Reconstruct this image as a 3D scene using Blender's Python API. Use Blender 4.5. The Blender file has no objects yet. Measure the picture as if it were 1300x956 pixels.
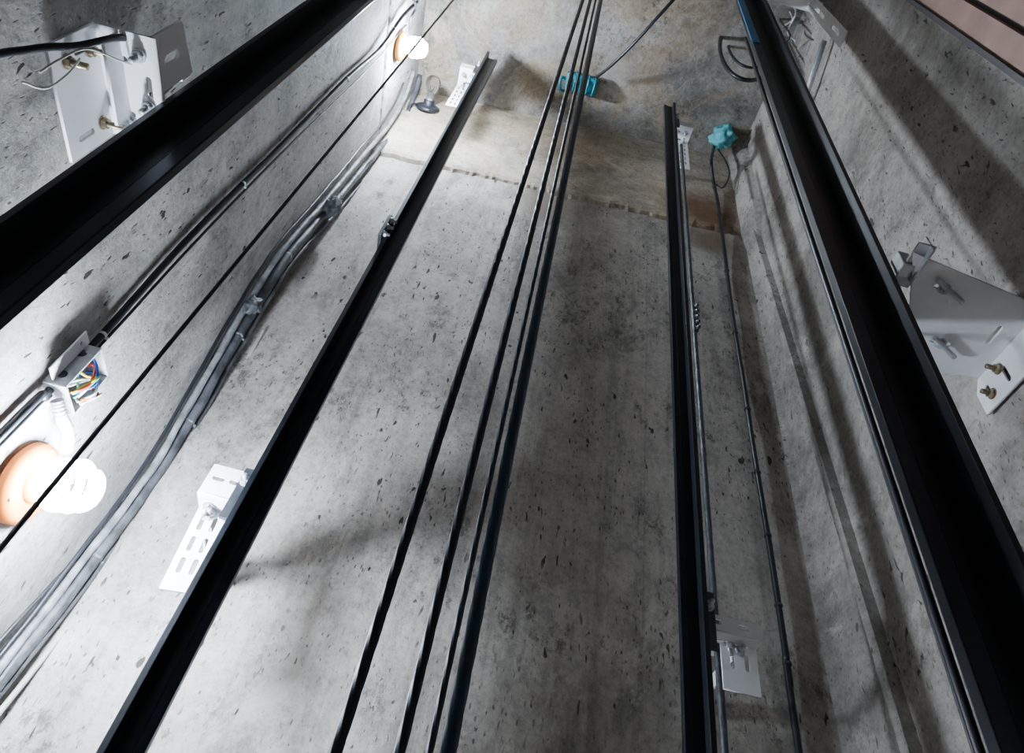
import bpy, bmesh, math, random
from mathutils import Vector, Matrix
from mathutils import noise as nz
random.seed(4)
COL = bpy.context.scene.collection
PI = math.pi
CZ = 1.5
# ---------------------------------------------------------------- camera calibration
F = 900.0
def nrm(v):
    return v.normalized()
zc = nrm(Vector((179, -744.5, F)))
xc = Vector((1, 0.26, (744.5*0.26-179)/F)); xc = nrm(xc - zc*xc.dot(zc))
yc = zc.cross(xc)
cam_d = bpy.data.cameras.new('camera'); cam = bpy.data.objects.new('camera', cam_d); COL.objects.link(cam)
right = Vector((xc[0], yc[0], zc[0])); down = Vector((xc[1], yc[1], zc[1])); fwd = Vector((xc[2], yc[2], zc[2]))
M = Matrix.Identity(4)
for i in range(3):
    M[i][0] = right[i]; M[i][1] = -down[i]; M[i][2] = -fwd[i]
M[2][3] = CZ
cam.matrix_world = M
cam_d.sensor_width = 36; cam_d.lens = F/1300*36; cam_d.shift_y = -44.5/1300
cam_d.clip_start = 0.02
bpy.context.scene.camera = cam
def ray(px, py):
    d = Vector((px-650, py-433.5, F))
    return Vector((d.dot(xc), d.dot(yc), d.dot(zc)))
def atX(px, py, X):
    r = ray(px, py); r *= X/r.x; return Vector((r.x, r.y, r.z+CZ))
def atY(px, py, Y):
    r = ray(px, py); r *= Y/r.y; return Vector((r.x, r.y, r.z+CZ))
def atZ(px, py, Z):
    r = ray(px, py); r *= Z/r.z; return Vector((r.x, r.y, r.z+CZ))

# ---------------------------------------------------------------- materials
def base_mat(name):
    m = bpy.data.materials.new(name); m.use_nodes = True
    nt = m.node_tree; b = nt.nodes['Principled BSDF']
    return m, nt, b
def node(nt, t, **k):
    n = nt.nodes.new(t)
    for a, v in k.items(): setattr(n, a, v)
    return n
def noise(nt, vec, scale, detail=4, rough=.5, dist=0):
    n = node(nt, 'ShaderNodeTexNoise'); n.inputs['Scale'].default_value = scale
    n.inputs['Detail'].default_value = detail; n.inputs['Roughness'].default_value = rough
    n.inputs['Distortion'].default_value = dist
    nt.links.new(vec, n.inputs['Vector']); return n.outputs['Fac']
def ramp(nt, fac, stops):
    r = node(nt, 'ShaderNodeValToRGB'); e = r.color_ramp.elements
    while len(e) < len(stops): e.new(.5)
    for i, (p, c) in enumerate(stops):
        e[i].position = p
        e[i].color = (c, c, c, 1) if isinstance(c, (int, float)) else (*c, 1)
    nt.links.new(fac, r.inputs['Fac']); return r.outputs['Color']
def mix(nt, fac, a, b, mode='MIX'):
    n = node(nt, 'ShaderNodeMix', data_type='RGBA', blend_type=mode)
    for s, v in ((0, fac), (6, a), (7, b)):
        if isinstance(v, bpy.types.NodeSocket): nt.links.new(v, n.inputs[s])
        elif s == 0: n.inputs[0].default_value = v
        else: n.inputs[s].default_value = (*v, 1)
    return n.outputs[2]
def mapping(nt, src, scale=(1,1,1), loc=(0,0,0), rot=(0,0,0)):
    n = node(nt, 'ShaderNodeMapping'); n.inputs['Scale'].default_value = scale
    n.inputs['Location'].default_value = loc; n.inputs['Rotation'].default_value = rot
    nt.links.new(src, n.inputs['Vector']); return n.outputs[0]
def scal(nt, sock, k):
    n = node(nt, 'ShaderNodeMath', operation='MULTIPLY'); nt.links.new(sock, n.inputs[0]); n.inputs[1].default_value = k; return n.outputs[0]
def simple(name, col, rough=.5, metal=0, var=.25, vs=25, bump=.0, emis=None, es=0):
    m, nt, b = base_mat(name)
    tc = node(nt, 'ShaderNodeTexCoord').outputs['Object']
    f = noise(nt, tc, vs, 4, .6)
    dk = tuple(c*(1-var) for c in col); lt = tuple(min(1, c*(1+var)) for c in col)
    nt.links.new(ramp(nt, f, [(.3, dk), (.7, lt)]), b.inputs['Base Color'])
    b.inputs['Roughness'].default_value = rough; b.inputs['Metallic'].default_value = metal
    if bump:
        bp = node(nt, 'ShaderNodeBump'); bp.inputs['Strength'].default_value = bump; bp.inputs['Distance'].default_value = .002
        nt.links.new(noise(nt, tc, vs*4, 3), bp.inputs['Height']); nt.links.new(bp.outputs[0], b.inputs['Normal'])
    if emis:
        b.inputs['Emission Color'].default_value = (*emis, 1); b.inputs['Emission Strength'].default_value = es
    return m
def concrete(name, lt, dk, seed=0, pits=.8, blotch=.6, stretch=(1,1,.5), warm=None, rot=(0,0,0), streak=.3, bump=.5, veins=0, stains=(), lines=None):
    m, nt, b = base_mat(name)
    tc = node(nt, 'ShaderNodeTexCoord').outputs['Object']
    v = mapping(nt, tc, loc=(seed, seed*1.7, seed*.3))
    vs = mapping(nt, tc, scale=stretch, loc=(seed*2, seed, 0), rot=rot)
    vp = mapping(nt, tc, scale=(1.5,1.5,.55), loc=(seed*3, seed, 0), rot=rot)
    vl = mapping(nt, tc, scale=(1,1,.05), loc=(seed, seed, 0))
    c = ramp(nt, noise(nt, v, 1.4, 9, .70, .4), [(.40, dk), (.57, lt)])
    if warm:
        c = mix(nt, ramp(nt, noise(nt, v, 2.1, 7, .65, .8), [(.44, 0.), (.58, .85)]), c, warm)
    c = mix(nt, .85, c, ramp(nt, noise(nt, vs, 4.5, 12, .80, .2), [(.33, .30), (.46, .74), (.57, 1.)]), 'MULTIPLY')
    if streak:
        c = mix(nt, streak, c, ramp(nt, noise(nt, vl, 13, 6, .7), [(.38, .3), (.50, 1.)]), 'MULTIPLY')
    c = mix(nt, .6, c, ramp(nt, noise(nt, v, 50, 8, .85), [(.36, .4), (.54, 1.)]), 'MULTIPLY')
    bl = ramp(nt, noise(nt, vs, 13, 12, .88, .1), [(.52, 0.), (.57, 1.)])
    bmk = ramp(nt, noise(nt, v, 2.2, 5, .6), [(.50, 0.), (.57, 1.)])
    c = mix(nt, scal(nt, mix(nt, 1.0, bl, bmk, 'MULTIPLY'), blotch), c, tuple(x*.33 for x in dk))
    sm = ramp(nt, noise(nt, vs, 3.2, 11, .80, .3), [(.54, 0.), (.63, .6)])
    c = mix(nt, sm, c, tuple(min(1, x*1.15) for x in lt))
    # fine elongated bug holes, clustered
    p1 = ramp(nt, noise(nt, vp, 42, 1, .5, .4), [(.685, 0.), (.72, 1.)])
    p2 = ramp(nt, noise(nt, vp, 105, 0, .4, 0), [(.74, 0.), (.78, .8)])
    pm1 = ramp(nt, noise(nt, v, 3.2, 5, .65), [(.44, 0.), (.52, 1.)])
    pm2 = ramp(nt, noise(nt, mapping(nt, tc, loc=(9,seed,4)), 2.6, 4, .6), [(.40, .1), (.52, 1.)])
    pt = mix(nt, 1.0, mix(nt, 1.0, p1, pm1, 'MULTIPLY'), mix(nt, 1.0, p2, pm2, 'MULTIPLY'), 'LIGHTEN')
    pk = scal(nt, pt, pits)
    c = mix(nt, pk, c, (.04, .034, .03))
    if veins:
        vr = noise(nt, v, 2.2, 9, .7, .8)
        c = mix(nt, ramp(nt, vr, [(.485, 0.), (.50, veins), (.515, 0.)]), c, (.50,.50,.49))
    for (px, rad, col) in stains:
        d = node(nt, 'ShaderNodeVectorMath', operation='DISTANCE'); nt.links.new(tc, d.inputs[0]); d.inputs[1].default_value = px
        ad = node(nt, 'ShaderNodeMath', operation='MULTIPLY_ADD'); nt.links.new(noise(nt, v, 9, 7, .7), ad.inputs[0]); ad.inputs[1].default_value = rad*.9; nt.links.new(d.outputs['Value'], ad.inputs[2])
        dv = scal(nt, ad.outputs[0], .5/rad)
        c = mix(nt, ramp(nt, dv, [(.42, .85), (.75, 0.)]), c, col)
    if lines:
        sp = node(nt, 'ShaderNodeSeparateXYZ'); nt.links.new(tc, sp.inputs[0])
        a_ = scal(nt, sp.outputs[lines[0]], lines[1]); fr = node(nt, 'ShaderNodeMath', operation='FRACT'); nt.links.new(a_, fr.inputs[0])
        c = mix(nt, ramp(nt, fr.outputs[0], [(.0, lines[2]), (.015, 0.), (1., 0.)]), c, tuple(x*.5 for x in dk))
    nt.links.new(c, b.inputs['Base Color'])
    b.inputs['Roughness'].default_value = .8; b.inputs['Specular IOR Level'].default_value = .3
    a = node(nt, 'ShaderNodeMath', operation='MULTIPLY_ADD'); nt.links.new(noise(nt, v, 70, 6, .7), a.inputs[0]); a.inputs[1].default_value = .4; nt.links.new(scal(nt, noise(nt, v, 14, 8, .7), .8), a.inputs[2])
    s = node(nt, 'ShaderNodeMath', operation='SUBTRACT'); nt.links.new(a.outputs[0], s.inputs[0]); nt.links.new(scal(nt, pk, .3), s.inputs[1])
    bp = node(nt, 'ShaderNodeBump'); bp.inputs['Strength'].default_value = bump; bp.inputs['Distance'].default_value = .010
    nt.links.new(s.outputs[0], bp.inputs['Height']); nt.links.new(bp.outputs[0], b.inputs['Normal'])
    return m
MT = {}
RUST = (.15,.07,.025)
MT['back'] = concrete('concrete_back', (.57,.525,.48), (.37,.335,.305), 3, .95, .9, (1,1,.65), rot=(0,.5,0), streak=.35, lines=('X', 1.9, .35), stains=[((.84,1.62,CZ+2.98), .13, (.20,.14,.09)), ((.05,1.62,CZ+2.92), .22, (.28,.23,.19))])
MT['left'] = concrete('concrete_left', (.55,.525,.50), (.36,.34,.32), 7, 1., .6, (1,1,.55), rot=(.6,0,0), streak=.35, lines=('Y', 2.6, .6))
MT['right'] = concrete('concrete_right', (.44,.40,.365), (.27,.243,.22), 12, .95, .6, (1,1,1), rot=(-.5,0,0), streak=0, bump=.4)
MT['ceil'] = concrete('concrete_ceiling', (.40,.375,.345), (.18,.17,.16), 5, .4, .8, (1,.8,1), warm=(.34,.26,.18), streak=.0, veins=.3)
MT['beam'] = concrete('concrete_beam', (.60,.53,.445), (.42,.36,.29), 9, .4, .5, (.8,1,1.2), warm=(.52,.42,.29), streak=.1, bump=.35, stains=[((.81,1.60,CZ+3.20), .23, RUST)])
MT['rail'] = simple('oiled_black_steel', (.009,.011,.016), .42, .3, .3, 8, .1)
MT['rail_edge'] = simple('machined_dark_steel', (.013,.017,.027), .3, .6, .3, 8)
MT['blue'] = simple('blue_steel', (.03,.25,.55), .35, .2, .3, 10)
MT['rope'] = simple('dark_wire_rope', (.013,.016,.024), .5, .3, .4, 40)
MT['rope_blue'] = simple('blue_grey_wire_rope', (.016,.040,.065), .42, .3, .3, 10)
MT['rope_grey'] = simple('dull_grey_wire_rope', (.035,.038,.045), .55, .3, .4, 40)
MT['steelgrey'] = simple('grey_steel_rope', (.07,.075,.085), .45, .5, .4, 60)
MT['white'] = simple('white_painted_steel', (.88,.88,.90), .42, 0, .06, 14, .1)
MT['galv'] = simple('galvanised_steel', (.52,.54,.57), .42, .35, .25, 30, .1)
MT['darkmetal'] = simple('dark_clip_steel', (.05,.055,.065), .4, .6, .3, 30)
MT['brass'] = simple('yellow_zinc_bolt', (.30,.24,.16), .38, .8, .4, 50)
MT['cable'] = simple('black_rubber_cable', (.012,.013,.018), .42, 0, .3, 20)
MT['sleeve'] = simple('dusty_grey_plastic_sleeve', (.06,.063,.072), .5, 0, .8, 22, .8)
MT['sleeve2'] = simple('dusty_pale_grey_sleeve', (.19,.195,.21), .5, 0, .7, 22, .8)
MT['palepvc'] = simple('pale_plastic_pipe', (.50,.48,.45), .4, 0, .2, 12, .2)
MT['tie'] = simple('pale_cable_tie', (.38,.38,.38), .5)
MT['turq'] = simple('turquoise_plastic', (.005,.15,.21), .42, 0, .4, 30, .3)
MT['turq2'] = simple('pale_turquoise_foam', (.10,.42,.48), .8, 0, .35, 40, .8)
MT['orange'] = simple('orange_plastic', (.62,.14,.0), .5, 0, .15, 12)
MT['amber'] = simple('amber_plastic', (.60,.22,.01), .5, 0, .15, 12)
MT['glow'] = simple('glowing_spiral_tube', (.9,.9,.9), .4, 0, .02, 5, 0, (.74,.87,1.0), 840)
MT['glow2'] = simple('glowing_spiral_tube_far', (.9,.9,.9), .4, 0, .02, 5, 0, (.74,.87,1.0), 1150)
MT['red'] = simple('red_wire', (.55,.04,.03), .4); MT['yel'] = simple('yellow_wire', (.7,.5,.05), .4)
MT['blu'] = simple('blue_wire', (.03,.12,.5), .4); MT['whi'] = simple('white_wire', (.7,.7,.7), .4)
MT['grn'] = simple('green_wire', (.05,.35,.15), .4)
MT['pink'] = simple('pinkish_brown_board', (.36,.22,.18), .6, 0, .2, 6, .2)
MT['dkwood'] = simple('dark_edge_strip', (.05,.045,.05), .5, 0, .3, 9)
MT['rag'] = simple('grey_rag', (.08,.08,.09), .9, 0, .5, 30, .8)
g, nt, b = base_mat('clear_bulb_glass')
b.inputs['Base Color'].default_value = (1,1,1,1); b.inputs['Roughness'].default_value = .02; b.inputs['Transmission Weight'].default_value = 1.0; b.inputs['IOR'].default_value = 1.18
MT['glass'] = g

# ---------------------------------------------------------------- mesh builder
class MB:
    def __init__(s): s.bm = bmesh.new()
    def box(s, c, size, rot=None, bev=0):
        r = bmesh.ops.create_cube(s.bm, size=1)
        m = Matrix.Translation(Vector(c)) @ (rot.to_4x4() if rot else Matrix.Identity(4)) @ Matrix.Diagonal((*size, 1))
        bmesh.ops.transform(s.bm, matrix=m, verts=r['verts'])
        if bev:
            es = list({e for v in r['verts'] for e in v.link_edges})
            bmesh.ops.bevel(s.bm, geom=es, offset=bev, segments=2, affect='EDGES', profile=.5)
        return s
    def tube(s, pts, r, seg=10, lobes=0, twist=0, amp=.14, rfun=None, caps=True):
        pts = [Vector(p) for p in pts]; n = len(pts)
        t0 = (pts[1]-pts[0]).normalized()
        a = t0.orthogonal().normalized(); rings = []; L = 0
        for i, p in enumerate(pts):
            t = (pts[min(i+1, n-1)]-pts[max(i-1, 0)]).normalized()
            a = (a - t*a.dot(t)).normalized(); bb = t.cross(a)
            if i: L += (p-pts[i-1]).length
            rr = r*(rfun(L) if rfun else 1); ring = []
            for k in range(seg):
                th = 2*PI*k/seg
                q = rr*(1+(amp*math.cos(lobes*th+twist*L) if lobes else 0))
                ring.append(s.bm.verts.new(p + a*math.cos(th)*q + bb*math.sin(th)*q))
            rings.append(ring)
        for i in range(n-1):
            for k in range(seg):
                f = s.bm.faces.new((rings[i][k], rings[i][(k+1) % seg], rings[i+1][(k+1) % seg], rings[i+1][k])); f.smooth = True
        if caps:
            s.bm.faces.new(rings[0][::-1]); s.bm.faces.new(rings[-1])
        return s
    def lathe(s, prof, o, axis, seg=32, smooth=True):
        ax = Vector(axis).normalized(); u = ax.orthogonal().normalized(); v = ax.cross(u); o = Vector(o); rings = []
        for r, h in prof:
            if r < 1e-6: rings.append([s.bm.verts.new(o+ax*h)])
            else: rings.append([s.bm.verts.new(o+ax*h+(u*math.cos(2*PI*k/seg)+v*math.sin(2*PI*k/seg))*r) for k in range(seg)])
        for A, B in zip(rings, rings[1:]):
            for k in range(seg):
                j = (k+1) % seg
                if len(A) == 1 and len(B) == 1: continue
                if len(A) == 1: f = s.bm.faces.new((A[0], B[j], B[k]))
                elif len(B) == 1: f = s.bm.faces.new((A[k], A[j], B[0]))
                else: f = s.bm.faces.new((A[k], A[j], B[j], B[k]))
                f.smooth = smooth
        return s
    def plate(s, outline, holes, t, o, u, v):
        cu = bpy.data.curves.new('tmp', 'CURVE'); cu.dimensions = '2D'; cu.fill_mode = 'BOTH'; cu.extrude = t/2
        for pts in [outline]+list(holes):
            sp = cu.splines.new('POLY'); sp.points.add(len(pts)-1); sp.use_cyclic_u = True
            for i, p in enumerate(pts): sp.points[i].co = (p[0], p[1], 0, 1)
        ob = bpy.data.objects.new('tmp', cu); COL.objects.link(ob); bpy.context.view_layer.update()
        me = bpy.data.meshes.new_from_object(ob.evaluated_get(bpy.context.evaluated_depsgraph_get()))
        u = Vector(u).normalized(); v = Vector(v).normalized(); w = u.cross(v); m = Matrix.Identity(4)
        for i in range(3): m[i][0] = u[i]; m[i][1] = v[i]; m[i][2] = w[i]; m[i][3] = Vector(o)[i]
        me.transform(m); s.bm.from_mesh(me)
        bpy.data.objects.remove(ob); bpy.data.curves.remove(cu); bpy.data.meshes.remove(me)
        bmesh.ops.remove_doubles(s.bm, verts=s.bm.verts, dist=1e-6)
        return s
    def out(s, name, mat, parent=None):
        bmesh.ops.recalc_face_normals(s.bm, faces=s.bm.faces)
        me = bpy.data.meshes.new(name)
        if parent is not None:
            r = parent; off = Vector((0,0,0))
            while r: off += r.location; r = r.parent
            bmesh.ops.translate(s.bm, vec=-off, verts=s.bm.verts)
        s.bm.to_mesh(me); s.bm.free()
        me.materials.append(MT[mat]); o = bpy.data.objects.new(name, me); COL.objects.link(o)
        if parent is not None: o.parent = parent
        return o
def bolt(t, p, d, L=.035, r=.006, mat='galv', back=.01):
    p = Vector(p); d = Vector(d).normalized()
    o = MB().lathe([(0, -back), (r, -back), (r, L), (0, L)], p, d, 10).lathe([(0, .0), (r*2.3, .0), (r*2.3, .002), (0, .002)], p, d, 16, False).out('bolt', mat, t)
    MB().lathe([(0, .002), (r*1.8, .002), (r*1.8, .002+r*1.5), (0, .002+r*1.5)], p, d, 6, False).out('nut', mat, o)
    return o
def thing(name, label, cat, loc, group=None):
    o = bpy.data.objects.new(name, None); COL.objects.link(o); o.location = loc; o.empty_display_size = .05
    o['label'] = label; o['category'] = cat
    if group: o['group'] = group
    return o
def tag(o, label, cat, group=None):
    o['label'] = label; o['category'] = cat
    if group: o['group'] = group
    return o
def struct(o): o['kind'] = 'structure'; return o
def spline(pts, n=10):
    P = [Vector(p) for p in pts]; P = [P[0]*2-P[1]]+P+[P[-1]*2-P[-2]]; out = []
    for i in range(1, len(P)-2):
        for k in range(n):
            t = k/n; a, b, c, d = P[i-1], P[i], P[i+1], P[i+2]
            out.append(.5*((2*b)+(c-a)*t+(2*a-5*b+4*c-d)*t*t+(3*b-a-3*c+d)*t**3))
    out.append(P[-2]); return out
def line(a, b, step=.01):
    a = Vector(a); b = Vector(b); n = max(2, int((b-a).length/step)); return [a.lerp(b, i/n) for i in range(n+1)]
def slot(cx, cy, w, h, n=6):
    pts = []
    if h >= w:
        r = w/2; k = h/2-r
        for i in range(n+1): a = PI*i/n; pts.append((cx+r*math.cos(a), cy+k+r*math.sin(a)))
        for i in range(n+1): a = PI+PI*i/n; pts.append((cx+r*math.cos(a), cy-k+r*math.sin(a)))
    else:
        r = h/2; k = w/2-r
        for i in range(n+1): a = -PI/2+PI*i/n; pts.append((cx+k+r*math.cos(a), cy+r*math.sin(a)))
        for i in range(n+1): a = PI/2+PI*i/n; pts.append((cx-k+r*math.cos(a), cy+r*math.sin(a)))
    return pts

# ---------------------------------------------------------------- the shaft
XL, XR, YB, YF = -.80, 1.04, 1.62, -.7
ZL, ZR = 3.72+CZ, 3.92+CZ
def grid_wall(name, mat, o, u, v, nu, nv, amp):
    mb = MB(); o = Vector(o); u = Vector(u); v = Vector(v); w = u.cross(v).normalized()
    vs = [[mb.bm.verts.new(o+u*i/nu+v*j/nv + w*(amp*nz.noise((o+u*i/nu+v*j/nv)*2.2) if 0 < i < nu and 0 < j < nv else 0)) for j in range(nv+1)] for i in range(nu+1)]
    for i in range(nu):
        for j in range(nv):
            f = mb.bm.faces.new((vs[i][j], vs[i+1][j], vs[i+1][j+1], vs[i][j+1])); f.smooth = True
    return struct(mb.out(name, mat))
TOP = 5.6
grid_wall('wall_back', 'back', (XL, YB, 0), (XR-XL, 0, 0), (0, 0, TOP), 24, 70, .008)
grid_wall('wall_left', 'left', (XL, YF, 0), (0, YB-YF, 0), (0, 0, TOP), 24, 60, .0)
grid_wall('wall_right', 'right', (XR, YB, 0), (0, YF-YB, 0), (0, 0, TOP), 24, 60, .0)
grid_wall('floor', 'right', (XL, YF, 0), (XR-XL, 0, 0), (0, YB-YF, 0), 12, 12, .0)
mb = MB()
vv = [(XL, YF, ZL), (XR, YF, ZR), (XR, YB, ZR), (XL, YB, ZL)]
lo = [mb.bm.verts.new(p) for p in vv]; hi = [mb.bm.verts.new((p[0], p[1], 5.7)) for p in vv]
mb.bm.faces.new(lo[::-1]); mb.bm.faces.new(hi)
for i in range(4): mb.bm.faces.new((lo[i], lo[(i+1) % 4], hi[(i+1) % 4], hi[i]))
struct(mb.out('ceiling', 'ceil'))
def beam(name, mat, a, b, inward, depth, zfun, zt, n=120, rag=.008):
    mb = MB(); a = Vector(a); b = Vector(b); w = Vector(inward); rows = []
    for i in range(n+1):
        p = a.lerp(b, i/n); z = zfun(i/n)+random.uniform(-rag, rag)
        P = [Vector((p.x, p.y, z-.012)), Vector((p.x, p.y, z))+w*depth*.7, Vector((p.x, p.y, z+.02))+w*depth, Vector((p.x, p.y, zt))+w*depth]
        rows.append([mb.bm.verts.new(q) for q in P])
    for A, B in zip(rows, rows[1:]):
        for k in range(3): mb.bm.faces.new((A[k], A[k+1], B[k+1], B[k]))
    mb.bm.faces.new(rows[0]); mb.bm.faces.new(rows[-1][::-1])
    return struct(mb.out(name, mat))
beam('trim_1', 'beam', (XL, YB, 0), (XR, YB, 0), (0,-1,0), .022, lambda t: CZ+2.96+.14*t+.010*nz.noise(Vector((t*9,0,0)))+.008*nz.noise(Vector((t*30,0,0))), 5.5)
beam('trim_2', 'left', (XL, .9, 0), (XL, YB, 0), (1,0,0), .010, lambda t: CZ+3.06, 5.5, 24)
mb = MB()
P = [(XR, YB-.15), (XR-.03, YB-.13), (XR-.05, YB-.05), (XR-.055, YB)]
O = [(XR, YB-.05), (XR-.004, YB-.04), (XR-.008, YB-.02), (XR-.01, YB)]
Cc = [mb.bm.verts.new((*p, CZ+2.85)) for p in O]; A = [mb.bm.verts.new((*p, CZ+3.12)) for p in P]; B = [mb.bm.verts.new((*p, 5.55)) for p in P]
for k in range(3): mb.bm.faces.new((A[k], A[k+1], B[k+1], B[k])); mb.bm.faces.new((Cc[k], Cc[k+1], A[k+1], A[k]))
struct(mb.out('trim_3', 'right'))
mb = MB(); rows = []
for i in range(60):
    z = i/59*3.10; yr = 1.39+(z-.86)*.066
    rows.append([mb.bm.verts.new((x, y, z+CZ)) for x, y in ((XR, yr-.002), (XR-.028, yr+.002), (XR-.034, yr+.022), (XR-.012, yr+.032), (XR-.012, YB-.02), (XR-.03, YB))])
rows.insert(0, [mb.bm.verts.new((v.co.x, v.co.y, 0)) for v in rows[0]])
for A, B in zip(rows, rows[1:]):
    for k in range(5): mb.bm.faces.new((A[k], A[k+1], B[k+1], B[k]))
mb.bm.faces.new(rows[-1])
struct(mb.out('trim_4', 'right'))

# ---------------------------------------------------------------- guide rails
def guide_rail(name, X, Y, sgn, fw, bd, zt, label, group, blue=False, th=.014):
    t = thing(name, label, 'guide rail', (X, Y, 0), group)
    MB().box((X, Y, zt/2), (.012, fw, zt), bev=.001).out('flange', 'rail', t)
    MB().box((X+sgn*(bd*.42), Y, zt/2), (bd*.84, th*.8, zt)).out('blade', 'rail', t)
    MB().box((X+sgn*bd*.82, Y, zt/2), (bd*.36, th*1.35, zt), bev=.002).out('running_edge', 'rail_edge', t)
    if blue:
        MB().box((X+sgn*bd*.9, Y-.0125, CZ+3.3), (bd*.34, .004, .9)).out('blue_strip', 'blue', t)  # thin blue strip on the running edge near the rail top
    return t
guide_rail('guide_rail', -.68, .675, 1, .10, .08, ZL-.02, 'wide black car guide rail crossing the upper left corner', 'car guide rails')
guide_rail('guide_rail', .72, .72, -1, .115, .09, ZR-.02, 'wide black car guide rail along the right wall, blue strip near top', 'car guide rails', blue=True)
CY = 1.30
guide_rail('guide_rail', -.425, CY, 1, .075, .052, CZ+3.62, 'narrower black counterweight rail left of the ropes, running down to lower left', 'counterweight guide rails', th=.012)
guide_rail('guide_rail', .548, CY, -1, .058, .046, CZ+3.62, 'narrower black counterweight rail right of the ropes, nearly upright', 'counterweight guide rails', th=.012)
pj = atY(497, 295, CY-.03)
t = thing('rail_clamp', 'small steel clamp with bolts on left counterweight rail near shaft top', 'clamp', (-.455, CY, pj.z))
MB().box((-.44, CY, pj.z), (.012, .11, .12), bev=.002).out('plate', 'darkmetal', t)
for dz in (-.04, .0, .04):
    for dy in (-.045, .045): bolt(t, (-.434, CY+dy, pj.z+dz), (1, 0, 0), .02, .005)

# ---------------------------------------------------------------- counterweight rail brackets
def cw_bracket(X, z, s, label, ll=.22, yo=.09, W=.06, x1=.06, af=.05, lean=0., sh=.04):
    t = thing('rail_bracket', label, 'bracket', (X, YB, z), 'white counterweight rail brackets')
    hs = []
    for i in range(int((ll-.02)/.05)):
        for dx in (W*.3, W*.7): hs.append(slot(dx, -.035-.05*i, .010, .036))
    x0 = X+s*x1 if s > 0 else X-x1-W
    uu = Vector((1, 0, lean)).normalized(); vv_ = Vector((-lean, 0, 1)).normalized()
    MB().plate([(0, 0), (W, 0), (W, -ll), (0, -ll)], hs, .005, (x0, CY+yo, z), uu, vv_).out('slotted_leg', 'white', t)
    LY = YB-.01-(CY+yo)
    hs = [slot(.03+.06*i, -.022, .035, .009) for i in range(3)]
    MB().plate([(0.004, 0), (LY, 0), (LY, -sh), (0.004, -sh*.6)], hs, .005, (X+s*(x1+W*.5), CY+yo, z), (0,1,0), (0,0,1)).out('side_leg', 'white', t)
    MB().box((X+s*(x1+W*.5+.022), YB-.010, z-.02), (.04, .008, .04)).out('wall_tab', 'white', t)
    e = x1+W
    MB().plate([(0.012, 0), (e, 0), (e, .10), (.012, .10)], [slot(e*.38, .035, e*.3, .010), slot(e*.78, .035, e*.22, .010), slot(e*.55, .075, e*.3, .010)], .005,
               (X, CY+.035, z+.004), (s,0,0), (0,1,0)).out('arm', 'white', t)
    MB().plate([(0, 0), (e-.015, 0), (e-.015, af), (0, af)], [slot(.035, af*.55, .03, .012), slot(e*.65, af*.55, .028, .012)], .005,
               (X+s*.015, CY+.038, z+.006), (s,0,0), (0,0,1)).out('arm_flange', 'white', t)
    MB().box((X+s*.013, CY+.03, z+.02), (.014, .04, .16), bev=.002).box((X+s*.026, CY+.030, z+.02), (.036, .008, .13)).out('clip', 'darkmetal', t)
    for p, d in (((X+s*.045, CY+.07, z), (0,0,-1)), ((X+s*.09, CY+.07, z), (0,0,-1)), ((X+s*.030, CY+.025, z+.05), (0,-1,0)), ((X+s*(x1+W*.5), CY+yo-.003, z-.012), (0,-1,0))):
        bolt(t, p, d, .024, .0055)
cw_bracket(-.425, CZ+.835, -1, 'white slotted bracket low on the left counterweight rail, beside glowing lamp', .19, .09, .064, .050, .075, .08, .07)
cw_bracket(-.425, CZ+3.52, -1, 'white slotted bracket at the top of the left counterweight rail', .27, .13, .055)
cw_bracket(.548, CZ+.82, 1, 'white slotted bracket low on the right counterweight rail', .10, .07, .080, .070, .035)
cw_bracket(.548, CZ+3.52, 1, 'white slotted bracket at the top of the right counterweight rail', .30, .12, .06)

# ---------------------------------------------------------------- car rail brackets
def bolts(t, lst):
    for p, d, L, m in lst: bolt(t, p, d, L, .0055, m, .02)
z = CZ+1.13
t = thing('rail_bracket', 'large white angle bracket at upper left holding the car guide rail, wires on it', 'bracket', (XL, .66, z), 'car rail brackets')
MB().plate([(0,0),(.20,0),(.20,.125),(.0,.125)], [slot(.03,.08,.012,.045), slot(.17,.05,.012,.045)], .006, (XL+.010, .515, z-.125), (0,1,0), (0,0,1)).out('wall_leg', 'white', t)
MB().plate([(0,0),(.105,0),(.105,.14),(.08,.17),(0,.20)], [slot(.03,.05,.04,.012), slot(.03,.15,.04,.012), slot(.082,.09,.012,.04)], .006, (XL+.012, .515, z), (1,0,0), (0,1,0)).out('arm', 'white', t)
MB().plate([(0,0),(.15,0),(.15,.045),(0,.045)], [], .006, (XL+.050, .520, z-.045), (0,1,0), (0,0,1)).out('gusset', 'white', t)
MB().plate([(0,0),(.100,0),(.100,.12),(0,.10)], [slot(.05,.055,.018,.05)], .006, (-.693, .515, z-.002), (0,1,0), (0,0,1)).out('slotted_clip', 'white', t)
for dz in (.10, .035):
    MB().box((-.702, .608, z+dz), (.02, .03, .035), bev=.003).out('rail_clip', 'galv', t)
bolts(t, [((XL+.014,.55,z-.03),(1,0,0),.035,'brass'), ((XL+.014,.68,z-.03),(1,0,0),.04,'brass'), ((XL+.014,.55,z-.09),(1,0,0),.035,'brass'), ((XL+.05,.68,z-.004),(0,0,-1),.03,'galv'), ((XL+.085,.55,z-.006),(0,0,-1),.025,'galv'), ((XL+.09,.64,z-.006),(0,0,-1),.025,'galv')])
z = CZ+1.28
t = thing('rail_bracket', 'large white plate bracket at right holding the car guide rail to the wall', 'bracket', (XR, .78, z), 'car rail brackets')
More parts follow.
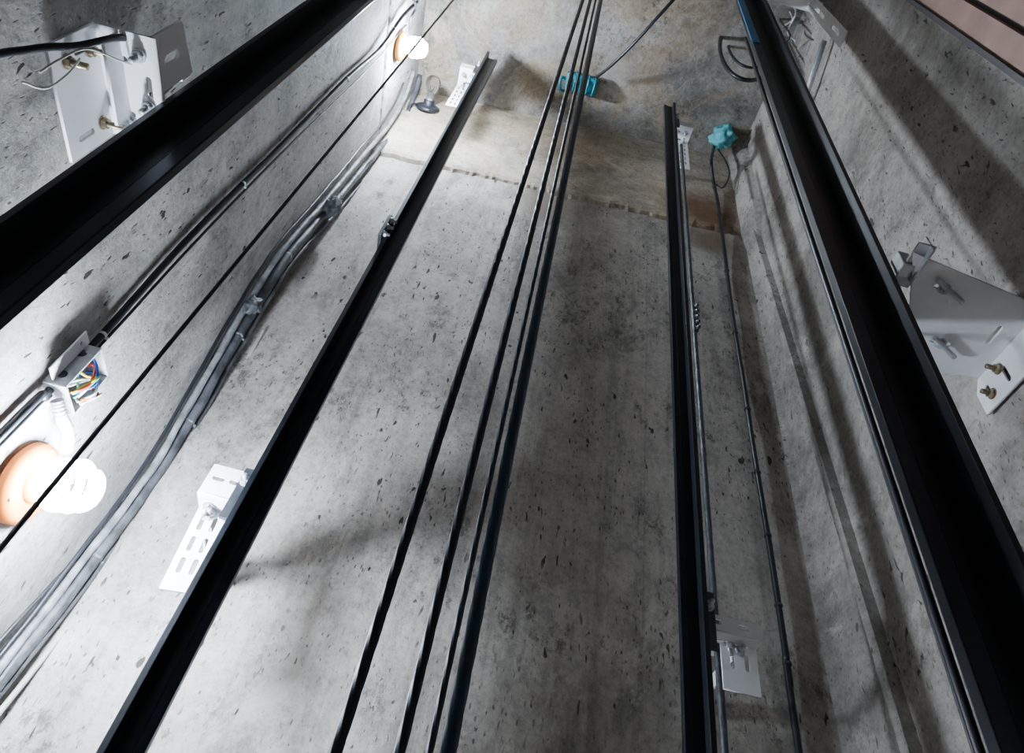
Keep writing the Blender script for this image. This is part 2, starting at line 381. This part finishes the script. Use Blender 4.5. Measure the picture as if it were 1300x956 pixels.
MB().plate([(.735,.61),(.98,.645),(XR-.012,.66),(XR-.012,.85),(.915,.87),(.86,.85)], [slot(.83,.665,.04,.011), slot(.90,.79,.045,.011), slot(.985,.74,.012,.05)], .006, (0,0,z), (1,0,0), (0,1,0)).out('arm', 'white', t)
MB().plate([(.00,0),(.165,0),(.185,-.03),(.185,-.09),(.06,-.09),(.03,-.06)], [slot(.10,-.05,.012,.045), slot(.155,-.05,.012,.04)], .006, (XR-.012,.69,z-.004), (0,1,0), (0,0,1)).out('wall_leg', 'white', t)
MB().plate([(0,0),(.035,0),(.035,.10),(0,.10)], [slot(.0175,.05,.010,.045)], .006, (.737,.59,z+.007), (1,0,0), (0,1,0)).plate([(0,0),(.08,0),(.08,.05),(0,.05)], [slot(.04,.025,.03,.012)], .005, (.762,.59,z-.01), (0,1,0), (0,0,1)).out('slotted_clip', 'galv', t)
MB().box((.742,.65,z+.02), (.024,.03,.05), bev=.003).out('rail_clip', 'galv', t)
bolts(t, [((.83,.665,z-.004),(0,0,-1),.014,'galv'), ((.90,.79,z-.004),(0,0,-1),.014,'galv'), ((XR-.014,.80,z-.030),(-1,0,0),.028,'brass'), ((XR-.014,.84,z-.065),(-1,0,0),.025,'brass')])
for a, bb in (((.80,.645),(.875,.68)), ((.875,.775),(.94,.81))):
    MB().tube(line((*a, z-.014), (*bb, z-.014), .01), .0055, 8).out('stud', 'galv', t)
t = thing('rail_bracket', 'galvanised slotted bracket on the right wall near the ceiling', 'bracket', (XR, .73, CZ+3.5), 'car rail brackets')
c0, c3 = atX(1022,8,.98), atX(1066,60,.98)
u = (c3-c0).normalized(); L = (c3-c0).length
MB().plate([(0,0),(L,0),(L,.060),(0,.060)], [slot(L*.3,.030,L*.42,.018), slot(L*.8,.030,L*.2,.018)], .006, c0, u, Vector((0,-1,.0))).out('slotted_plate', 'white', t)
MB().box(((.73+XR)/2, .70, CZ+3.66), (XR-.73, .05, .006)).out('arm', 'white', t)
a, bb = atX(1021,128,1.0), atX(1046,52,1.0)
MB().tube([a, bb], .014, 4).out('strut', 'galv', t)
bolt(t, a+Vector((-.01,0,.02)), (-1,0,0), .03, .008)

# ---------------------------------------------------------------- ropes
def rope(name, pb, pt, Y, r, mat, label, group, cat='rope', zt=3.76, amp=.08):
    a = atY(*pb, Y); tpp = atZ(*pt, zt)
    d = tpp-a; bot = a - d*((a.z-.02)/d.z)
    o = MB().tube(line(bot, tpp, .005), r, 24, 6, 120, amp).out(name, mat)
    return tag(o, label, cat, group)
G = 'steel hoist ropes in the shaft centre'
rope('hoist_rope', (457,860), (747,-22), .92, .0078, 'rope', 'dark twisted hoist rope, first from left of the four centre ropes', G)
rope('hoist_rope', (531,860), (755,-22), .93, .0072, 'rope', 'dark twisted hoist rope, second from left of the four centre ropes', G)
rope('hoist_rope', (566,860), (761,-22), .95, .0048, 'rope_grey', 'thinnest and palest of the four centre hoist ropes, third from left', G)
rope('hoist_rope', (588,860), (767,-22), .92, .0100, 'rope_blue', 'thickest blue tinted hoist rope, rightmost of the four centre ropes', G, amp=.05)
rope('governor_rope', (4,692), (592,-20), 1.03, .0042, 'rope', 'thin black rope crossing in front of the glowing lamp on the left', None, zt=3.74)
RX, RY = .618, CY+.085
o = MB().tube(line((RX, RY+.0, .02), (RX, RY, CZ+3.40), .008), .0075, 18, 6, 80, .08).out('compensation_rope', 'steelgrey'); tag(o, 'grey steel rope hanging just right of the right counterweight rail', 'rope')
pk = atY(874, 402, RY); pk.x = RX+.004
t = thing('rope_clamp', 'knobbly dark clamp on the rope beside the right counterweight rail', 'clamp', pk)
MB().box(pk, (.018,.02,.15), bev=.004).out('saddle', 'darkmetal', t)
for i in range(5): bolt(t, pk+Vector((.004,-.008,-.06+.03*i)), (.6,-1,0), .012, .004, 'darkmetal')

# ---------------------------------------------------------------- cables
def cable(name, pts, r, mat, label, ties=(), cat='cable', group=None, tiemat='tie', n=10, lobes=0, seg=10, tier=1.35, wob=0):
    P = spline(pts, n); t = thing(name, label, cat, P[0], group)
    if wob:
        for i, p in enumerate(P): P[i] = p+Vector((abs(wob*nz.noise(p*6+Vector((wob*900,0,0)))), wob*nz.noise(p*6+Vector((0,wob*700,5))), 0))
    MB().tube(P, r, seg, lobes, 30, .12).out('sheath', mat, t)
    for q in ties:
        i = min(len(P)-2, max(1, int(q*(len(P)-1)))); d = (P[i+1]-P[i-1]).normalized()
        MB().lathe([(r*.9,-.003),(r*tier,-.003),(r*tier,.003),(r*.9,.003)], P[i], d, 12).box(P[i]+d.orthogonal().normalized()*r*1.4, (.005,.005,.005)).out('cable_tie', tiemat, t)
    return t
cable('wall_cable', [(-.787,1.075,.1),(-.787,1.07,1.2),atX(0,553,-.787),atX(60,498,-.785),atX(130,425,-.787),atX(240,302,-.787),atX(350,192,-.787),atX(440,100,-.785),atX(482,62,-.78),atX(510,22,-.77),atX(530,2,-.76)], .0078, 'cable',
      'thick black cable with pale ties running up the left wall past the open box', [.40,.56,.70,.86], tier=1.15)
cable('wall_cable', [(-.787,1.1,.1),atX(0,566,-.787),atX(60,507,-.787),atX(140,425,-.787),atX(250,305,-.787),atX(362,190,-.787),atX(470,85,-.785),atX(515,32,-.783)], .0035, 'cable',
      'thin black cable running tight beside the thick one on the left wall')
def bundle(name, pix, r, mat, label, ties=(), X=-.765, **k):
    return cable(name, [atX(a, b_, X) for a, b_ in pix], r, mat, label, ties, **k)
main = [(-60,935),(10,850),(100,735),(200,600),(262,495),(312,408),(365,325),(420,262),(468,205),(505,160),(524,125),(533,96)]
GB = 'cables bundled up the left rear corner'
bundle('corner_cable', main, .0130, 'sleeve', 'thickest dark grey sleeved cable climbing the left rear corner', (.2,.33,.44,.55,.66,.76,.86), X=-.768, lobes=5, seg=16, tier=1.08, wob=.006, group=GB, tiemat='sleeve2')
bundle('corner_cable', [(a-8, b_-6) for a, b_ in main], .0090, 'sleeve2', 'pale grey sleeved cable just left of the thickest one in the rear corner', X=-.778, lobes=4, seg=14, wob=.005, group=GB)
bundle('corner_cable', [(a+8, b_+6) for a, b_ in main[:9]]+[(512,158)], .0070, 'sleeve', 'dark grey cable just right of the thickest one in the rear corner', X=-.760, wob=.006, group=GB)
bundle('corner_cable', [(a-16, b_-11) for a, b_ in main[:9]]+[(496,140),(512,105)], .0050, 'cable', 'thin black cable, leftmost of the rear corner bundle', X=-.784, wob=.004, group=GB)
bundle('corner_pipe', [(a+22, b_+14) for a, b_ in main[:5]]+[(334,420)], .006, 'palepvc', 'pale thin pipe running right of the grey bundle, lower left', X=-.745, cat='pipe')
cable('slack_cable', [atX(-30,850,-.79),atX(5,808,-.79),atX(60,748,-.788),atX(120,685,-.79),atX(150,650,-.79)], .004, 'cable', 'thin slack black cable below the glowing lamp at lower left')
def lump(name, c, r, mat, label, cat, sq=(1,1,1), seed=0, group=None):
    mb = MB(); bmesh.ops.create_icosphere(mb.bm, subdivisions=4, radius=1)
    for v in mb.bm.verts:
        k = 1+.45*nz.noise(v.co*1.7+Vector((seed,0,0)))+.25*nz.noise(v.co*5+Vector((0,seed,0)))
        v.co = Vector(c)+Vector((v.co.x*sq[0], v.co.y*sq[1], v.co.z*sq[2]))*r*k
    for f in mb.bm.faces: f.smooth = True
    return tag(mb.out(name, mat), label, cat, group)
lump('torn_tape', atX(422,262,-.750), .032, 'rag', 'torn dark tape wrapped round the corner bundle near the shaft top', 'tape', (1,1,1.5), 1)
lump('torn_tape', atX(322,388,-.750), .022, 'sleeve', 'grey tape lump on the corner bundle at mid height', 'tape', (1,1,1.6), 5)
P = [atZ(907,185,3.82), atY(903,205,1.50), atY(906,232,1.565), atY(912,262,1.58)]
P += [atY(a, b_, 1.600) for a, b_ in [(921,330),(930,400),(943,480),(955,560),(968,640),(981,720),(993,800),(1003,870),(1012,940)]]
P[-1].z = max(.3, P[-1].z); P.append(Vector((P[-1].x, 1.600, .1)))
cable('rear_wall_cable', P, .0085, 'cable', 'black cable with pale ties down the back wall near the right corner', [.17,.25,.33,.41,.5,.58,.66,.74,.82], tiemat='steelgrey')
cable('rear_wall_cable', [atZ(912,190,3.78),atY(922,206,1.50),atY(926,222,1.53),atY(918,238,1.56),atY(909,234,1.57)], .004, 'cable', 'short black cable loop below the pale turquoise plug')
pf = atZ(917,174,3.835)
lump('foam_plug', pf, .062, 'turq2', 'pale turquoise foam plug stuffed into a hole in right rear corner', 'foam plug', (1,1,1), 8)
pc = atZ(738,106,3.775)
t = thing('cable_anchor', 'turquoise plastic anchor on the ceiling behind the ropes', 'cable anchor', pc)
MB().box(pc, (.17,.09,.045), bev=.012).out('body', 'turq', t)
for i in range(5): MB().tube(spline([pc+Vector((-.07+.035*i,-.05,.0)), pc+Vector((-.07+.035*i,-.02,-.035)), pc+Vector((-.07+.035*i,.03,-.035)), pc+Vector((-.07+.035*i,.05,.0))], 6), .006, 8).out('rib', 'turq', t)
MB().tube(spline([pc+Vector((-.08,.0,.0)), pc+Vector((-.11,-.01,-.02)), pc+Vector((-.10,.05,-.02)), pc+Vector((-.06,.06,0))], 6), .008, 8).out('loop', 'turq', t)
cable('ceiling_cable', [atZ(757,98,3.72),atZ(775,84,3.66),atZ(805,55,3.62),atZ(832,25,3.62),atZ(858,-4,3.66),atZ(880,-30,3.72)], .008, 'cable', 'black cable leading off the turquoise anchor across the ceiling')
cable('loose_cable', [atX(-60,82,-.79),atX(0,68,-.785),atX(30,64,-.775),atX(60,60,-.76),atX(100,58,-.75),atX(150,48,-.74),atX(195,52,-.74)], .0060, 'cable', 'black cable lying over the upper left bracket')
cable('loose_wire', [atX(50,92,-.755),atX(75,76,-.745),atX(110,62,-.74),atX(150,76,-.735),atX(180,86,-.73)], .0018, 'palepvc', 'thin beige wire strung over the upper left bracket', n=12)
cable('loose_wire', [atX(28,104,-.78),atX(58,112,-.765),atX(86,94,-.755),atX(102,74,-.75)], .0018, 'whi', 'thin white wire curling below the black cable on upper left bracket')
def loop(cx, cy, rx, ry, a0, a1, Y, n=12):
    return [atY(cx+rx*math.cos(a0+(a1-a0)*i/n), cy+ry*math.sin(a0+(a1-a0)*i/n), Y+.02*i/n) for i in range(n+1)]
cable('cable_coil', loop(952,58,38,44,-1.0,-6.6,.98,16), .010, 'cable', 'loop of black cable hanging beside the right guide rail at top', n=5)
cable('cable_coil', loop(956,52,32,34,-.6,-6.4,1.01,16), .007, 'cable', 'thinner inner loop of black cable beside right guide rail at top', n=5)
for i, (pts, m_, lab) in enumerate([
    ([(972,-10),(985,20),(978,48),(992,80)], 'cable', 'black wire tangle strand nearest the right guide rail top'),
    ([(1000,-10),(990,22),(1003,45),(990,62)], 'darkmetal', 'dark grey wire strand in the tangle near ceiling, right'),
    ([(985,-8),(1010,12),(1000,40),(1010,52)], 'galv', 'silver wire strand in the tangle near ceiling, right'),
    ([(976,10),(995,8),(1006,25),(988,38),(980,62)], 'palepvc', 'beige wire strand looping in the tangle near ceiling, right')]):
    cable('tangled_wire', [atX(a, b_, .93+.015*i) for a, b_ in pts], .0045, m_, lab, group='wires tangled by the right rail top')
cable('rail_cable', [(.672,.79,.1),(.672,.79,2.0),(.672,.79,3.4),(.672,.79,CZ+3.2)], .0065, 'cable', 'black cable running tight along the left side of the right guide rail', n=6)
cable('rail_cable', [(.695,.825,.1),(.695,.825,2.0),(.695,.825,3.4),(.695,.825,CZ+3.0)], .004, 'rope_grey', 'thin grey cable just behind the black one by the right guide rail', n=6)

# ---------------------------------------------------------------- junction box
c = atX(97,480,-.775)
t = thing('junction_box', 'open pale metal junction box with coloured wires on the left wall', 'junction box', c)
mb = MB(); w, h, d = .075, .11, .045
mb.box((XL+.006, c.y, c.z), (.004, w, h))
mb.box((XL+.004+d/2, c.y-w/2, c.z), (d, .003, h)); mb.box((XL+.004+d/2, c.y+w/2, c.z), (d, .003, h))
mb.box((XL+.004+d/2, c.y, c.z+h/2), (d, w, .003)); mb.box((XL+.004+d/2, c.y, c.z-h/2), (d, w, .003))
bx = mb.out('box', 'galv', t)
for dz in (-.03, .03): MB().lathe([(0,0),(.009,0),(.009,.0015),(0,.0015)], (XL+.025, c.y-w/2-.0015, c.z+dz), (0,-1,0), 14).out('knockout', 'darkmetal', bx)
MB().plate([(0,0),(.03,0),(.03,.11),(0,.11)], [slot(.015,.09,.010,.010)], .003, (XL+.02, c.y-w/2-.033, c.z-.05), (0,1,0), (0,0,1)).out('lid', 'white', t)
for i, mm in enumerate(['red','yel','blu','whi','grn','whi','blu','orange','whi']):
    y0 = c.y-w*.35+w*.7*i/8
    MB().tube(spline([(XL+.01,y0,c.z+.04*random.uniform(-1,1)),(XL+.04,y0+random.uniform(-.01,.02),c.z+random.uniform(-.03,.04)),(XL+.06,y0+random.uniform(0,.02),c.z+random.uniform(-.03,.02)),(XL+.05,y0+random.uniform(0,.02),c.z-random.uniform(.02,.05))], 6), .0026, 8).out('wire', mm, t)
fp = spline([atX(72,508,-.765),atX(78,530,-.755),atX(86,548,-.75),atX(84,572,-.75)], 14)
tag(MB().tube(fp, .011, 14, rfun=lambda L: 1+.12*math.sin(L*900)).out('flexible_conduit', 'galv'), 'short ribbed flexible conduit between the open box and glowing lamp', 'conduit')

# ---------------------------------------------------------------- lamps (spiral tube bulbs)
def wall_lamp(c, ax, s, mat, glow, label, bs_=1.0, b_s=1.0, turns=3.3):
    t = thing('wall_lamp', label, 'lamp', c, 'glowing wall lamps')
    ax = Vector(ax).normalized(); bx_ = Vector((1,0,0))
    k_ = s*bs_
    bs = MB().lathe([(0,0),(.066*k_,0),(.072*k_,.006*s),(.070*k_,.020*s),(.058*k_,.030*s),(0,.030*s)], c, bx_, 40).out('base', mat, t)
    for k in range(3):
        a = 2*PI*k/3; MB().lathe([(0,0),(.005*s,0),(.004*s,.003*s),(0,.004*s)], c+Vector((.026*s, math.cos(a)*.06*k_, math.sin(a)*.06*k_)), bx_, 10).out('screw', 'galv', bs)
    MB().lathe([(.034*s,.018*s),(.038*s,.030*s),(.036*s,.050*s),(.026*s,.052*s),(0,.052*s)], c, ax, 40).out('bulb_holder', mat, t)
    u = ax.orthogonal().normalized(); v = ax.cross(u)
    pts = []
    N = 150
    for i in range(N+1):
        q = i/N; th = 2*PI*turns*q; r = .042*s*b_s*(1-.5*max(0, (q-.75)/.25)**1.6)
        pts.append(c+ax*s*(.062+.088*q*b_s)+(u*math.cos(th)+v*math.sin(th))*r)
    MB().tube(pts, .0082*s*b_s, 12).out('spiral_tube', glow, t)
    return t
wall_lamp(atX(28,612,XL+.006), (1,-.30,.0), .98, 'orange', 'glow', 'glowing lamp with orange base low on the left wall', 1.10)
wall_lamp(atX(506,58,XL+.018), (1,-.25,-.3), .9, 'amber', 'glow2', 'glowing lamp with amber base high on the left wall near ceiling', 1.0, 1.0)
c = atY(543,138,YB-.024)
t = thing('light_bulb', 'unlit clear bulb in a black socket on back wall below the ceiling', 'light bulb', c)
ax = Vector((.05,-1,0.15)).normalized()
MB().lathe([(0,0),(.062,0),(.062,.012),(.045,.02),(.028,.022),(.028,.045),(.022,.048),(0,.048)], c, ax, 28).out('socket', 'cable', t)
gb = MB().lathe([(.016,.055),(.018,.075),(.034,.105),(.040,.13),(.034,.155),(.018,.17),(0,.175)], c, ax, 28).out('glass_bulb', 'glass', t)
MB().lathe([(.016,.045),(.016,.085),(0,.088)], c, ax, 16).out('screw_cap', 'galv', t)
MB().tube([c+ax*.088, c+ax*.12+Vector((.01,0,0)), c+ax*.12-Vector((.01,0,0)), c+ax*.088], .0018, 6).out('filament', 'darkmetal', gb)
cable('lamp_lead', [c+Vector((-.05,-.012,0)), c+Vector((-.08,-.015,-.05)), atX(516,160,-.74), atX(503,172,-.74)], .006, 'cable', 'short black lead from the clear bulb socket to the corner bundle')
cable('lamp_lead', [atX(520,38,-.765),atX(522,22,-.76),atX(528,8,-.75),atX(520,-8,-.75)], .006, 'cable', 'black lead rising from the high amber lamp')

# ---------------------------------------------------------------- pinkish boards upper right
t = thing('door_jamb', 'pinkish brown boards with dark edge at the upper right corner', 'door jamb', (XR, .2, CZ+1.0))
zs0, zs1 = CZ+.9, CZ+2.9
def board(name, y0, y1, x0, x1, mat):
    mb = MB(); sl = .045
    lo = [(x0,y0-sl),(x1,y0-sl),(x1,y1-sl),(x0,y1-sl)]; hi = [(x0,y0+sl),(x1,y0+sl),(x1,y1+sl),(x0,y1+sl)]
    A = [mb.bm.verts.new((*p, zs0)) for p in lo]; B = [mb.bm.verts.new((*p, zs1)) for p in hi]
    mb.bm.faces.new(A); mb.bm.faces.new(B)
    for i in range(4): mb.bm.faces.new((A[i], A[(i+1)%4], B[(i+1)%4], B[i]))
    mb.out(name, mat, t)
board('edge_strip', .362, .375, .955, XR-.005, 'dkwood')
board('board', .30, .362, .965, XR-.005, 'pink')
board('groove_strip', .285, .30, .985, XR-.005, 'dkwood')
board('board', .19, .285, .97, XR-.005, 'pink')
board('groove_strip', .18, .19, .985, XR-.005, 'dkwood')
board('board', .02, .18, .965, XR-.005, 'pink')

# ---------------------------------------------------------------- light
ld = bpy.data.lights.new('pit_fill_light', 'POINT'); ld.energy = 5; ld.shadow_soft_size = .2; ld.color = (1.0,.95,.88)  # unseen fill light added low in the shaft to brighten bracket undersides
lo_ = bpy.data.objects.new('pit_fill_light', ld); lo_.location = (.10,.25,.55); COL.objects.link(lo_)
w = bpy.data.worlds.new('world'); bpy.context.scene.world = w; w.use_nodes = True
bg = w.node_tree.nodes['Background']; bg.inputs[0].default_value = (.92,.94,1,1); bg.inputs[1].default_value = .05
